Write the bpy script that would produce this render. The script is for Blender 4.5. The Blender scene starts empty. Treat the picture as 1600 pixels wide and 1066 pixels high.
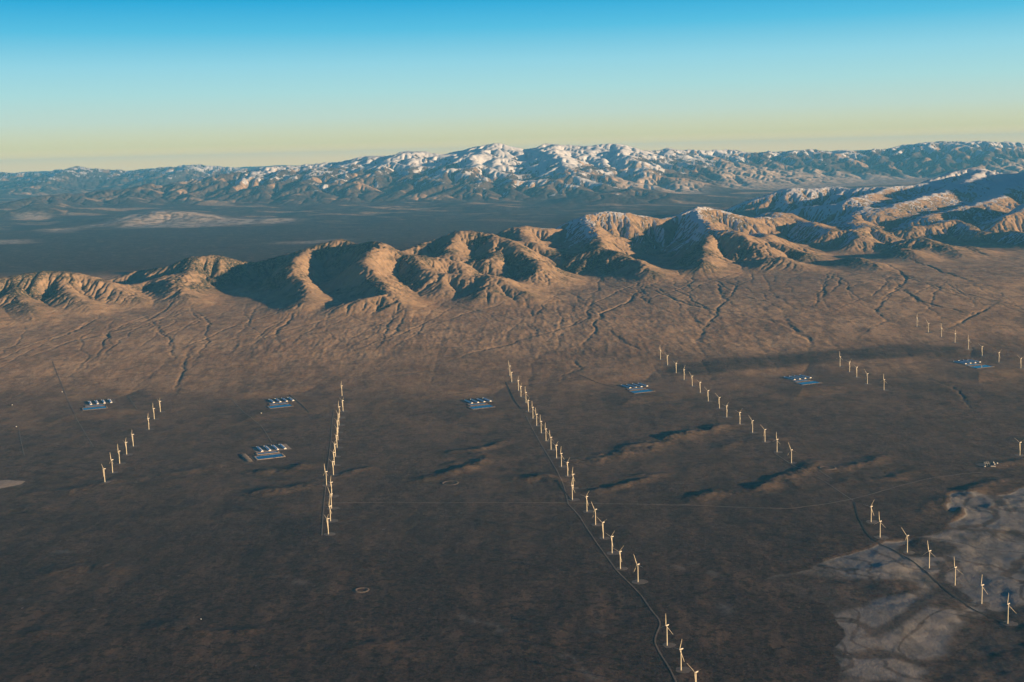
import bpy, bmesh, math, random, time
import numpy as np
from mathutils import Vector, Matrix
T0 = time.time()
R = math.radians
SC = bpy.context.scene
COL = SC.collection

# ------------------------------------------------------------------ camera
CAM_Z, PITCH, ROLL, FPX = 1850.0, R(8.33), R(1.5), 2000.0      # focal length in pixels of a 1600 px wide picture
Fv = np.array([0, math.cos(PITCH), -math.sin(PITCH)])
R0 = np.array([1.0, 0, 0]); U0 = np.array([0, math.sin(PITCH), math.cos(PITCH)])
Rv = math.cos(ROLL) * R0 - math.sin(ROLL) * U0
Uv = math.cos(ROLL) * U0 + math.sin(ROLL) * R0
cd = bpy.data.cameras.new('camera'); cam = bpy.data.objects.new('camera', cd); COL.objects.link(cam)
cd.sensor_width = 36; cd.lens = 36 * FPX / 1600; cd.clip_start = 5; cd.clip_end = 400000
m = Matrix.Identity(4)
for i in range(3):
    m[i][0] = Rv[i]; m[i][1] = Uv[i]; m[i][2] = -Fv[i]
m[0][3] = 0; m[1][3] = 0; m[2][3] = CAM_Z
cam.matrix_world = m
SC.camera = cam

# ------------------------------------------------------------------ sky and sun
SUN_EL, SUN_AZ = R(7.2), R(-30)          # azimuth counted from +X (right) towards -Y (behind the camera)
sd = Vector((math.cos(SUN_EL) * math.cos(SUN_AZ), math.cos(SUN_EL) * math.sin(SUN_AZ), math.sin(SUN_EL)))
W = bpy.data.worlds.new('World'); SC.world = W; W.use_nodes = True
nt = W.node_tree; nt.nodes.clear()
wo = nt.nodes.new('ShaderNodeOutputWorld'); bg = nt.nodes.new('ShaderNodeBackground')
sky = nt.nodes.new('ShaderNodeTexSky'); sky.sky_type = 'NISHITA'; sky.sun_disc = False
sky.sun_elevation = SUN_EL; sky.sun_rotation = math.atan2(sd.x, sd.y); sky.altitude = 3000
sky.air_density = 1.2; sky.dust_density = 0.6; sky.ozone_density = 2.0
tc = nt.nodes.new('ShaderNodeTexCoord'); sx = nt.nodes.new('ShaderNodeSeparateXYZ')
nt.links.new(tc.outputs['Generated'], sx.inputs[0])
ramp = nt.nodes.new('ShaderNodeValToRGB'); mr = nt.nodes.new('ShaderNodeMapRange')
mr.inputs[1].default_value = -0.02; mr.inputs[2].default_value = 0.18
nt.links.new(sx.outputs['Z'], mr.inputs[0]); nt.links.new(mr.outputs[0], ramp.inputs[0])
SKY = [(-0.02, (1.2, .74, .22)), (0.0, (1.15, .74, .24)), (.012, (.72, .66, .36)), (.030, (.56, .70, .60)), (.050, (.42, .71, .72)),
       (.070, (.30, .66, .78)), (.095, (.10, .52, .76)), (.12, (.015, .39, .70)), (.18, (.008, .22, .50))]
el = ramp.color_ramp.elements
while len(el) < len(SKY): el.new(0.5)
for e, (z, c) in zip(el, SKY):
    e.position = (z + .02) / .20; e.color = (*c, 1)
scl = nt.nodes.new('ShaderNodeMix'); scl.data_type = 'RGBA'; scl.blend_type = 'MULTIPLY'; scl.inputs[0].default_value = 1
scl.inputs[7].default_value = (0.19, 0.46, 0.80, 1)
nt.links.new(sky.outputs[0], scl.inputs[6])
sca = nt.nodes.new('ShaderNodeVectorMath'); sca.operation = 'SCALE'; sca.inputs[3].default_value = 1 / 0.05 / 2.6
nt.links.new(ramp.outputs[0], sca.inputs[0])
mf = nt.nodes.new('ShaderNodeMapRange'); mf.interpolation_type = 'SMOOTHSTEP'
mf.inputs[1].default_value = .10; mf.inputs[2].default_value = .32
nt.links.new(sx.outputs['Z'], mf.inputs[0])
mixs = nt.nodes.new('ShaderNodeMix'); mixs.data_type = 'RGBA'
nt.links.new(mf.outputs[0], mixs.inputs[0]); nt.links.new(sca.outputs[0], mixs.inputs[6]); nt.links.new(scl.outputs[2], mixs.inputs[7])
nt.links.new(mixs.outputs[2], bg.inputs[0]); bg.inputs[1].default_value = 0.05
nt.links.new(bg.outputs[0], wo.inputs[0])
sl = bpy.data.lights.new('sun', 'SUN'); so = bpy.data.objects.new('sun', sl); COL.objects.link(so)
sl.energy = 5.0; sl.angle = R(0.5); sl.color = (1.0, 0.67, 0.37)
so.rotation_euler = sd.to_track_quat('Z', 'Y').to_euler(); so.location = (8000, -6000, 6000)
SC.view_settings.view_transform = 'Standard'; SC.view_settings.look = 'None'
SC.view_settings.exposure = 1.38; SC.view_settings.gamma = 1
HAZE_DENSITY, HAZE_COLOR = 8.2e-6, (0.13, 0.53, 1.0)
SC.cycles.volume_bounces = 1; SC.cycles.max_bounces = 4; SC.cycles.diffuse_bounces = 2
SC.cycles.use_denoising = True; SC.cycles.denoising_input_passes = 'RGB_ALBEDO_NORMAL'; SC.cycles.denoising_prefilter = 'ACCURATE'

# ------------------------------------------------------------------ numpy helpers
def ray(px, py):
    d = Fv + (px - 800) / FPX * Rv + (533 - py) / FPX * Uv
    return d
def at(px, py, Y):                       # the point seen at a pixel of the photograph, Y metres ahead
    d = ray(px, py); t = Y / d[1]
    return (d[0] * t, Y, CAM_Z + d[2] * t)

_perm = {}
def _tab(seed):
    if seed not in _perm:
        rs = np.random.RandomState(seed)
        p = rs.permutation(256).astype(np.int32); a = rs.rand(256) * 2 * np.pi
        _perm[seed] = (np.concatenate([p, p]), np.cos(a).astype(np.float32), np.sin(a).astype(np.float32))
    return _perm[seed]
def perlin(x, y, seed):
    p, gx, gy = _tab(seed)
    xf = np.floor(x); yf = np.floor(y)
    xi = xf.astype(np.int32) & 255; yi = yf.astype(np.int32) & 255
    x = (x - xf).astype(np.float32); y = (y - yf).astype(np.float32)
    u = x * x * x * (x * (x * 6 - 15) + 10); v = y * y * y * (y * (y * 6 - 15) + 10)
    def g(ix, iy, dx, dy):
        h = p[p[ix & 255] + (iy & 255)]
        return gx[h] * dx + gy[h] * dy
    a = g(xi, yi, x, y); b = g(xi + 1, yi, x - 1, y); c = g(xi, yi + 1, x, y - 1); d = g(xi + 1, yi + 1, x - 1, y - 1)
    a = a + u * (b - a); c = c + u * (d - c)
    return (a + v * (c - a)) * 1.5
def fbm(x, y, wl, octv, seed, gain=.5):
    s = 0; amp = 1; tot = 0
    for o in range(octv):
        s = s + amp * perlin(x / wl + 17.3 * o, y / wl - 9.1 * o, seed + o); tot += amp
        amp *= gain; wl *= .5
    return s / tot
def ridged(x, y, wl, octv, seed, gain=.5):
    s = 0; amp = 1; tot = 0; w = 1
    for o in range(octv):
        n = 1 - np.abs(perlin(x / wl + 31.7 * o, y / wl + 5.3 * o, seed + o)) * 1.6
        n = np.clip(n, 0, 1) ** 2
        s = s + amp * n * w; tot += amp; w = np.clip(n * 1.6, 0, 1)
        amp *= gain; wl *= .5
    return s / tot
def sstep(a, b, x):
    t = np.clip((x - a) / (b - a), 0, 1); return t * t * (3 - 2 * t)
def softplus(x, w): return w * np.logaddexp(0, x / w)
def seg_dist(X, Y, P):                   # distance to a polyline and the interpolated third value along it
    best = np.full(X.shape, 1e9, np.float32); val = np.zeros(X.shape, np.float32); arc = np.zeros(X.shape, np.float32); acc = 0
    for a, b in zip(P[:-1], P[1:]):
        dx, dy = b[0] - a[0], b[1] - a[1]; L2 = dx * dx + dy * dy + 1e-6
        t = np.clip(((X - a[0]) * dx + (Y - a[1]) * dy) / L2, 0, 1)
        d = np.hypot(X - a[0] - t * dx, Y - a[1] - t * dy)
        m = d < best
        best = np.where(m, d, best); val = np.where(m, a[2] + t * (b[2] - a[2]), val)
        arc = np.where(m, acc + t * math.sqrt(L2), arc); acc += math.sqrt(L2)
    return best, val, arc, acc

# ------------------------------------------------------------------ broad lie of the land
def base_z(X, Y):
    fan = (.062 + .020 * sstep(0, 4000, X)) * softplus(Y - 9500.0, 500.0)
    cap = 300 + 70 * sstep(0, 6000, X)
    fan = cap - softplus(cap - fan, 40.0)
    fan = np.maximum(fan, 0) 
    drop_at = 17500 + 9500 * sstep(1500, 5500, X)
    fan = fan + (240 - fan) * sstep(0, 4500, Y - drop_at)
    far = 230 * sstep(34000, 46000, Y)
    return fan + far + 750 * sstep(84000, 96000, Y)
def base_pt(px, py):                     # where a pixel's ray meets that broad ground
    d = ray(px, py)
    lo, hi = 2000.0, 70000.0
    t = np.geomspace(lo, hi, 900)
    x, y, z = d[0] * t, d[1] * t, CAM_Z + d[2] * t
    below = z < base_z(x, y)
    k = int(np.argmax(below)) if below.any() else 899
    a, b = t[max(k - 1, 0)], t[k]
    for _ in range(25):
        c = .5 * (a + b)
        if CAM_Z + d[2] * c < base_z(np.array(d[0] * c), np.array(d[1] * c)): b = c
        else: a = c
    return (d[0] * b, d[1] * b, CAM_Z + d[2] * b)
def base_line(pts): return [base_pt(*p) for p in pts]

# ------------------------------------------------------------------ mountains: ridge lines, then running water
def ridge_field(X, Y, ridges, zb, warp, seed, kmul):
    wx = X + warp * fbm(X, Y, warp * 9, 4, seed); wy = Y + warp * fbm(X, Y, warp * 9, 4, seed + 20)
    g = np.zeros(X.shape, np.float32)
    for pts, k, pw in ridges:
        P = []
        for (px, py, D) in pts:
            x, y, z = at(px, py, D)
            P.append((x, y, max(z - float(base_z(np.array(x), np.array(y))), 15.0)))
        k = k * kmul; reach = max(p[2] for p in P) / k
        x0, x1 = min(p[0] for p in P) - reach - warp, max(p[0] for p in P) + reach + warp
        y0, y1 = min(p[1] for p in P) - reach - warp, max(p[1] for p in P) + reach + warp
        msk = (X > x0) & (X < x1) & (Y > y0) & (Y < y1)
        if not msk.any(): continue
        d, A, _, _ = seg_dist(wx[msk], wy[msk], P)
        h = A * np.clip(1 - d * k / A, 0, 1) ** (1 + (pw - 1) * .45)
        g[msk] = np.maximum(g[msk], h)
    return g
def receivers(z, dx):
    H, Wd = z.shape
    zp = np.pad(z, 1, mode='edge'); zp[0, :] = zp[-1, :] = 1e9; zp[:, 0] = zp[:, -1] = 1e9
    best = np.zeros_like(z); rec = np.arange(H * Wd).reshape(H, Wd)
    ids = rec.copy()
    for dj, di in ((0, 1), (0, -1), (1, 0), (-1, 0), (1, 1), (1, -1), (-1, 1), (-1, -1)):
        L = dx * math.hypot(dj, di)
        s = (z - zp[1 + dj:1 + dj + H, 1 + di:1 + di + Wd]) / L
        mk = s > best
        best = np.where(mk, s, best); rec = np.where(mk, ids + dj * Wd + di, rec)
    return rec, best
def flow(rec, n, cell):
    r = rec.ravel().copy(); A = np.full(n, cell, np.float64)
    root = r == np.arange(n)
    for _ in range(11):
        A = A + np.bincount(r[~root], weights=A[~root], minlength=n)
        r2 = r[r]; newroot = root | root[r]
        # a node whose target is an outlet has already delivered; stop it there
        root = newroot; r = r2
    return A
def erode(z, hard, dx, n, K, diff):
    H, Wd = z.shape; N = H * Wd
    for it in range(n):
        rec, S = receivers(z, dx)
        A = flow(rec, N, dx * dx).reshape(H, Wd)
        zr = z.ravel()[rec.ravel()].reshape(H, Wd)
        dz = K * hard * np.maximum(np.sqrt(A) - 1.5 * dx, 0) * S
        z = z - np.minimum(dz, .7 * (z - zr))
        if diff:
            p = np.pad(z, 1, mode='edge')
            z = z + diff * (p[:-2, 1:-1] + p[2:, 1:-1] + p[1:-1, :-2] + p[1:-1, 2:] - 4 * z)
    return z
def bil(F, x0, y0, dx, X, Y):
    u = np.clip((X - x0) / dx, 0, F.shape[1] - 1.001); v = np.clip((Y - y0) / dx, 0, F.shape[0] - 1.001)
    i = u.astype(np.int32); j = v.astype(np.int32); u = (u - i).astype(np.float32); v = (v - j).astype(np.float32)
    a = F[j, i]; b = F[j, i + 1]; c = F[j + 1, i]; d = F[j + 1, i + 1]
    return (a * (1 - u) + b * u) * (1 - v) + (c * (1 - u) + d * u) * v
def build_range(x0, x1, y0, y1, dxs, ridges, warp, seed, iters, K, rough, capk, kmul):
    prev = None
    for lvl, dx in enumerate(dxs):
        xs = np.arange(x0, x1, dx); ys = np.arange(y0, y1, dx)
        X, Y = np.meshgrid(xs, ys); X = X.astype(np.float32); Y = Y.astype(np.float32)
        zb = base_z(X, Y).astype(np.float32)
        g = ridge_field(X, Y, ridges, zb, warp, seed, kmul)
        hard = np.clip(g / capk, 0.03, 1)
        det = (ridged(X, Y, rough * 6, 5, seed + 40) - .45) * rough * np.clip(g / (capk * 1.5), 0, 1.3)
        guide = zb + g + det + (8.0 * fbm(X, Y, 380, 5, seed + 60, .6) + 8 * fbm(X, Y, 1500, 2, seed + 70)) * (1 if dxs[0] < 100 else 2)
        if prev is None: z = guide.astype(np.float64)
        else:
            pd, pdx = prev
            z = guide + bil(pd, x0, y0, pdx, X, Y)
        z = erode(z, hard, dx, iters[lvl], K[lvl], .02 if lvl < len(dxs) - 1 else .004)
        prev = ((z - guide).astype(np.float32), dx)
    print('range', z.shape, round(time.time() - T0, 1))
    return (z - zb).astype(np.float32), g, dx

NEAR = [  # (points: pixel x, pixel y, metres ahead), slope, profile power
 ([(-90,432,14700),(0,420,14800),(60,418,14900),(120,417,15000),(165,432,14800),(200,452,14500),(225,470,14200)], .42, 1.35),
 ([(78,420,14900),(105,445,14450),(140,476,13850)], .5, 1.2),
 ([(18,428,14750),(40,468,13950),(55,497,13250)], .42, 1.2),
 ([(-60,455,14000),(-30,490,13200)], .42, 1.2),
 ([(168,424,16100),(200,419,16200),(233,412,16300)], .45, 1.3),
 ([(225,418,16100),(262,405,16000),(300,394,16000),(322,394,16000),(338,389,16100),(362,397,16200),(404,400,16300),(420,391,16300),(450,387,16300),(475,380,16400),(500,372,16500),(520,362,16500),(536,361,16500),(549,370,16400),(562,372,16200),(582,369,16000),(597,369,15800)], .5, 1.35),
 ([(300,394,16000),(292,412,15600),(291,436,15000)], .45, 1.2),
 ([(245,424,15300),(262,432,15000),(285,450,14500),(300,466,14100)], .42, 1.15),
 ([(470,384,16100),(456,402,15200),(462,420,14800),(482,448,14100),(470,466,13600)], .62, 1.2),
 ([(597,369,15800),(573,386,15200),(576,402,14800),(592,425,14300),(612,452,13700),(640,472,13200)], .60, 1.2),
 ([(536,466,13450),(560,458,13550),(590,458,13600),(615,464,13400)], .5, 1.1),
 ([(597,369,15800),(614,378,15700),(640,390,15500),(665,412,14900),(690,438,14300)], .5, 1.3),
 ([(640,390,15500),(680,396,15600),(720,404,15500)], .4, 1.3),
 ([(630,380,16600),(648,375,16700),(668,371,16900),(690,366,17000),(706,356,17000),(720,350,17000),(748,351,17000),(770,359,16900),(796,367,16600),(820,385,16000),(848,409,15300)], .47, 1.3),
 ([(712,352,17000),(706,368,16600),(704,384,16200)], .5, 1.2),
 ([(770,359,16900),(772,380,16200),(765,395,15800)], .45, 1.2),
 ([(690,426,14700),(720,423,14700),(748,420,14600),(771,419,14550),(795,436,14200),(832,455,13800)], .45, 1.2),
 ([(771,419,14550),(765,440,14000)], .45, 1.1),
 ([(796,352,18200),(812,346,18300),(850,349,18300),(880,352,18500)], .45, 1.3),
 ([(812,346,18300),(826,368,17200),(850,378,16800)], .45, 1.2),
 ([(857,356,18600),(885,342,18800),(914,328,19000),(930,327,19000),(951,321,19000),(975,325,19000),(1012,331,19100),(1040,335,19200),(1060,331,19400),(1075,321,19500),(1090,317,19500),(1120,320,19600),(1155,327,19600),(1180,331,19800),(1230,338,20200)], .45, 1.3),
 ([(914,328,19000),(921,345,18200),(931,365,17200),(941,377,16600)], .45, 1.2),
 ([(1090,317,19500),(1098,335,18600),(1112,354,17700),(1100,376,16600),(1100,402,15600)], .5, 1.25),
 ([(1112,354,17700),(1147,354,17300),(1172,368,16800),(1192,376,16600)], .45, 1.2),
 ([(928,380,16400),(950,382,16300),(975,392,16000),(1005,404,15500),(1018,417,15200)], .45, 1.15),
 ([(1190,352,18000),(1205,364,17300),(1235,378,16800),(1256,387,16500)], .45, 1.2),
 ([(1205,397,15900),(1222,391,15900),(1240,403,15700),(1262,410,15500)], .42, 1.1),
 ([(1328,392,16000),(1345,396,15800),(1362,405,15500),(1378,414,15200)], .5, 1.1),
 ([(1196,328,20500),(1232,327,20500),(1270,339,20000)], .4, 1.3),
 ([(1262,314,23000),(1310,313,22500),(1352,318,22000),(1330,335,20500),(1340,352,18800),(1338,366,17900)], .42, 1.2),
 ([(1268,340,19600),(1300,352,18600)], .42, 1.2),
 ([(1355,345,19500),(1375,356,18800)], .42, 1.2),
 ([(1412,378,16800),(1428,386,16500),(1446,397,16200)], .42, 1.1),
 ([(1420,365,17600),(1440,363,17600),(1460,370,17300)], .42, 1.1),
 ([(1483,378,17000),(1508,393,16400)], .42, 1.1),
 ([(1516,378,17200),(1548,395,16500)], .42, 1.1),
 ([(1430,348,19500),(1470,341,19600),(1492,338,19800),(1508,347,19400)], .4, 1.15),
 ([(1520,351,19000),(1532,357,18600)], .42, 1.1),
 ([(1555,342,19200),(1570,331,19400),(1590,323,19600),(1610,308,20200),(1660,300,21000)], .5, 1.2),
 ([(1580,352,18400),(1620,360,17800)], .45, 1.1),
 ([(1205,297,27500),(1220,291,27500),(1240,289,27500),(1267,290,27500),(1301,288,27500),(1335,290,27000),(1389,290,26800),(1443,284,27000),(1470,273,27500),(1497,264,28000),(1517,260,28000),(1538,260,28000),(1552,265,28000),(1572,270,27500),(1590,269,27500),(1640,266,27500)], .28, 1.25),
 ([(1538,260,28000),(1500,285,25500),(1450,303,23500),(1400,315,22200),(1370,330,20800)], .28, 1.2),
 ([(1572,270,27500),(1582,283,25500),(1560,305,23000),(1500,320,21500),(1440,335,20200)], .3, 1.2),
 ([(1389,290,26800),(1360,300,24800),(1330,306,23600)], .3, 1.2),
 ([(1640,262,27000),(1650,285,24500)], .35, 1.2),
 ([(1850,236,22500),(1860,228,25000),(1860,222,28000)], .5, 1.2),  # unseen ridge right of frame, added to cast shade on the snowy massif
]
FAR = [
 ([(40,309,44000),(78,303,45000),(135,298,46000),(189,291,46500),(216,288,47000),(277,281,47500),(324,273,48000),(378,264,48500),(432,260,49000),(500,258,49000)], .13, 1.3),
 ([(419,261,52000),(449,256,52000),(498,254,52000),(541,247,52000),(579,240,51500),(612,240,51000),(646,232,51000),(683,236,51000),(710,237,51000),(734,231,51000),(754,233,51000),(764,226,51000),(769,222,51000),(775,227,51000),(790,231,51000),(818,232,51000),(845,229,51000),(858,224,51000),(866,220,51000),(874,223,51000),(900,223,51500),(916,225,51500),(937,223,51500),(960,224,51500),(978,229,51500),(1000,232,52000),(1019,234,52500)], .16, 1.35),
 ([(1019,234,53500),(1046,230,54500),(1059,233,55000),(1086,232,55500),(1154,235,56000),(1205,233,56000),(1262,231,56000),(1282,233,56000),(1380,231,56000),(1416,222,56000),(1443,220,56000),(1490,217,56000),(1531,216,56000),(1572,220,56000),(1620,223,56000),(1700,228,56000)], .17, 1.4),
 ([(866,220,51000),(872,240,47500),(890,262,44500)], .19, 1.2),
 ([(960,224,51500),(985,240,48000),(1010,262,45500)], .19, 1.2),
 ([(769,222,51000),(745,240,48000),(735,255,46000)], .19, 1.2),
 ([(646,232,51000),(600,252,48500),(570,268,46500)], .17, 1.2),
 ([(560,262,47500),(510,272,46500),(470,285,45000)], .17, 1.2),
 ([(700,268,46000),(740,262,46500),(790,268,45800)], .17, 1.2),
 ([(800,282,43500),(850,275,44000),(900,284,43000)], .17, 1.2),
 ([(1040,262,47500),(1080,255,49000),(1130,252,50000)], .15, 1.2),
 ([(1120,268,47500),(1180,258,50000)], .15, 1.2),
 ([(-60,268,74000),(0,268,73000),(60,268,72000),(90,263,72000),(118,258,72000),(140,259,72000),(152,263,72000),(200,264,72000),(240,263,72000),(265,259,70000),(305,255,70000),(330,257,70000),(380,262,69000),(430,258,68000)], .12, 1.3),
 ([(305,255,70000),(250,275,64000)], .15, 1.2), ([(118,258,72000),(60,285,62000)], .15, 1.2),
 ([(115,357,33500),(160,349,34000),(200,345,34500),(236,331,36000),(255,329,36200),(274,331,36000),(292,338,35500),(340,339,35000),(400,343,34500),(470,344,34000)], .10, 1.0),
 ([(540,334,38500),(548,330,38600),(560,333,38400)], .12, 1.0),
 ([(955,300,39500),(985,294,40000),(1010,298,39500)], .10, 1.0),
 ([(-20,330,40000),(60,325,40500),(120,322,41000)], .1, 1.0),
]
NX0, NX1, NY0, NY1 = -9500, 15500, 9600, 30500
nearD, nearG, NDX = build_range(NX0, NX1, NY0, NY1, (68, 34, 17), NEAR, 85, 3, (90, 60, 45), (.020, .016, .014), 95, 120.0, 1.04)
FX0, FX1, FY0, FY1 = -38000, 38000, 31000, 80000
farD, farG, FDX = build_range(FX0, FX1, FY0, FY1, (130, 65), FAR, 260, 103, (80, 70), (.030, .026), 200, 330.0, 1.08)

# ------------------------------------------------------------------ details of the plain
MOUNDS = [  # pixel polyline, height, half width
 ([(640,752),(690,744),(720,735),(750,721),(752,712),(735,707)], 17, 55), ([(705,706),(740,704),(770,697),(797,686)], 13, 45),
 ([(930,766),(975,758),(1012,749)], 15, 50), ([(1105,776),(1180,768),(1222,746),(1255,733),(1280,722)], 16, 60),
 ([(515,748),(555,736),(575,733)], 10, 40), ([(398,771),(440,767),(500,756)], 18, 70), ([(395,738),(440,736),(480,722)], 16, 80),
 ([(1440,797),(1490,780),(1530,765),(1565,752)], 15, 60), ([(985,744),(1040,741)], 9, 45),
 ([(985,700),(1040,688),(1085,676),(1135,664)], 24, 85), ([(900,722),(960,712),(1010,704)], 20, 80), ([(800,748),(850,746),(880,756)], 14, 60), ([(1075,782),(1110,778),(1125,768)], 14, 60), ([(700,728),(720,722)], 8, 45), ([(1240,690),(1180,686),(1120,700)], 9, 70), ([(1290,735),(1340,728),(1380,716)], 12, 60), ([(1500,800),(1560,792),(1600,780)], 12, 60),
 ([(1225,745),(1245,760)], 10, 45), ([(1330,752),(1400,745),(1440,735)], 9, 60), ([(60,768),(110,770),(150,758),(205,742)], 10, 60),
 ([(230,745),(300,738),(340,728)], 9, 70), ([(95,890),(140,888),(175,890)], 14, 70), ([(0,800),(60,795)], 8, 70),
 ([(1350,893),(1390,886),(1420,878)], 9, 60), ([(1150,600),(1240,585)], 6, 120),
 ([(240,980),(330,985),(420,990)], 10, 60), ([(0,995),(90,985)], 8, 60), ([(560,1010),(640,1000)], 8, 45), ([(1540,730),(1600,718)], 10, 60),
]
WASHES = [
 [(300,462),(290,467),(270,477),(236,497),(196,507),(169,517),(155,538)], [(162,490),(118,517),(68,534),(0,545),(-60,556)],
 [(222,490),(233,500),(250,517),(267,531),(272,560)], [(497,466),(490,473),(466,487),(436,514),(432,531),(442,541)], [(310,480),(260,497),(215,512),(120,530),(40,560)],
 [(1030,440),(1005,450),(972,477),(938,490),(928,504),(928,521),(914,538),(905,556)], [(930,462),(921,477),(917,497),(884,511),(850,521),(760,545),(660,575)],
 [(1000,445),(1015,453),(1080,477),(1144,490),(1208,500),(1232,511),(1269,531)], [(950,515),(965,528),(985,541),(1015,551)],
 [(1345,405),(1379,413),(1403,423),(1416,436),(1403,450),(1379,467),(1369,484),(1382,500),(1352,518),(1335,531)],
 [(1413,453),(1436,470),(1470,479),(1509,489)], [(1409,403),(1470,423),(1504,436),(1565,453)], [(1190,495),(1227,504),(1244,521),(1267,531),(1262,552)],
 [(780,455),(820,475),(835,500)], [(640,480),(615,520),(560,545)], [(300,540),(285,580),(270,620)], [(690,575),(640,585),(600,590)],
 [(1560,470),(1510,500),(1480,515)],
 [(1450,590),(1500,615),(1520,640)], [(1120,440),(1130,470),(1110,500),(1090,530)], [(870,600),(905,575),(890,560)],
]
PLAYA = [(1640,700),(1590,770),(1560,775),(1500,770),(1480,800),(1520,793),(1494,811),(1480,830),(1441,838),(1388,844),(1366,857),(1288,875),(1229,897),(1185,904),(1195,915),(1240,932),(1290,955),(1315,985),(1305,1040),(1310,1090),(1700,1090),(1700,800)]
SHRUB_AND_DIM = [[(1160,917),(1230,898),(1330,905),(1420,905),(1445,915),(1420,935),(1370,945),(1330,958),(1310,970),(1250,945),(1200,930)],
         [(1395,850),(1450,840),(1500,848),(1490,862),(1440,868),(1400,866)], [(1450,945),(1500,930),(1520,950),(1480,958)], [(1490,985),(1540,960),(1620,930),(1680,1100),(1420,1100),(1460,1050)]]  # last one: lens-dimmed lower right corner painted into the ground
PALE = [[(0,752),(38,752),(30,760),(-20,766)], [(425,900),(460,905),(480,912),(440,912)], [(170,922),(200,925),(240,932)],
        [(700,958),(730,968),(770,990),(790,985),(760,965)], [(870,1020),(890,1035),(930,1060),(960,1068),(930,1050),(900,1025)],
        [(1100,930),(1120,950),(1150,975),(1140,950)], [(70,860),(120,858),(115,864),(70,866)], [(30,930),(55,930),(50,936),(25,936)],
        [(1040,885),(1090,880),(1130,890),(1120,905),(1070,893)], [(900,975),(960,985),(930,990)]]
COMPLEX = [(148,634,'by the leftmost ponds'), (435,631,'by the ponds behind the nearest barn group'), (418,708,'by the ponds with a gravel pile'), (746,632,'by ponds left of the long central turbine row'),
           (994,608,'by ponds right of the long central turbine row'), (1252,595,'by the ponds left of the five turbine row'), (1520,570,'by the rightmost ponds')]
UX = np.array([.92, .39]); UY = np.array([-.39, .92])        # the survey grid the barns stand on
CPTS = [base_pt(c[0], c[1]) for c in COMPLEX]

# ---- plain fields on a 15 m grid for the pale flats
def raster(polys, x0, x1, y0, y1, dx, soft, jit, seed):
    xs = np.arange(x0, x1, dx); ys = np.arange(y0, y1, dx); X, Y = np.meshgrid(xs, ys)
    Xw = X + jit * fbm(X, Y, jit * 7, 6, seed, .68); Yw = Y + 1.6 * jit * fbm(X, Y, jit * 7, 5, seed + 9, .6)
    Mk = np.zeros(X.shape, bool)
    for pl in polys:
        P = [p[:2] for p in base_line(pl)]
        ins = np.zeros(X.shape, bool)
        for (ax, ay), (bx, by) in zip(P, P[1:] + P[:1]):
            c = ((ay > Yw) != (by > Yw)) & (Xw < (bx - ax) * (Yw - ay) / (by - ay + 1e-9) + ax)
            ins ^= c
        Mk |= ins
    F = Mk.astype(np.float32)
    for _ in range(3):
        for axis in (0, 1):
            c = np.cumsum(np.pad(F, [(soft + 1, soft) if a == axis else (0, 0) for a in (0, 1)], mode='edge'), axis=axis)
            w = 2 * soft + 1
            F = (c[w:] - c[:-w]) / w if axis == 0 else (c[:, w:] - c[:, :-w]) / w
    return F
PX0, PX1, PY0, PY1, PDX = -5000, 6000, 3000, 11000, 9.0
playaF = raster([PLAYA], PX0, PX1, PY0, PY1, PDX, 1, 120, 201)
shrub_dimF = raster(SHRUB_AND_DIM, PX0, PX1, PY0, PY1, PDX, 3, 110, 211)
paleF = raster(PALE, PX0, PX1, PY0, PY1, PDX, 1, 60, 221)
FPOLY = [[(115,357),(160,349),(215,342),(236,331),(274,330),(300,338),(380,341),(470,343),(445,350),(380,352),(300,356),(215,356),(190,350)],[(-40,375),(40,374),(60,380),(-40,383)],[(25,338),(70,336),(80,341),(30,344)],
 [(935,300),(985,293),(1012,297),(1040,302),(980,306)],[(1110,290),(1200,283),(1380,280),(1500,278),(1620,272),(1620,280),(1400,288),(1230,296),(1130,296)],[(1030,300),(1090,296),(1110,303),(1050,308)],[(60,360),(110,356),(100,362)],[(420,380),(560,372),(540,378)]]
palefarF = raster(FPOLY, -20000, 30000, 19000, 62000, 80.0, 2, 700, 231)
print('rasters', round(time.time() - T0, 1))

# ------------------------------------------------------------------ the one sheet of ground, finer near, coarser far
rows = []
y = 1500.0
while y < 101000:
    rows.append(y)
    if y < 12000: y += 6 + (y / 1000) ** 2 * .11
    elif y < 19500: y += 12
    elif y < 22000: y += 20
    elif y < 31000: y += 34
    elif y < 62000: y += 85
    else: y += 400
rows = np.array(rows); NC = 1501
SS = np.linspace(-1, 1, NC)
def halfw(Y): return .50 * Y + 1300
GX = (SS[None, :] * halfw(rows)[:, None]).astype(np.float32); GY = np.repeat(rows[:, None], NC, 1).astype(np.float32)
GB = base_z(GX.astype(np.float64), GY).astype(np.float32)
Z = GB.copy()
inN = (GY > NY0) & (GY < NY1)
edge = lambda X, Y, x0, x1, y0, y1, w: sstep(0, w, X - x0) * sstep(0, w, x1 - X) * sstep(0, w, Y - y0) * sstep(0, w, y1 - Y)
dn = np.where(inN, bil(nearD, NX0, NY0, NDX, GX, GY) * edge(GX, GY, NX0, NX1 - 40, NY0, NY1 - 40, 600), 0)
gn = np.where(inN, bil(nearG, NX0, NY0, NDX, GX, GY) * edge(GX, GY, NX0, NX1 - 40, NY0, NY1 - 40, 600), 0)
df = np.where(GY > FY0, bil(farD, FX0, FY0, FDX, GX, GY) * edge(GX, GY, FX0, FX1 - 200, FY0, FY1 - 200, 1500), 0)
gf = np.where(GY > FY0, bil(farG, FX0, FY0, FDX, GX, GY) * edge(GX, GY, FX0, FX1 - 200, FY0, FY1 - 200, 1500), 0)
Z += dn + df
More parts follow.
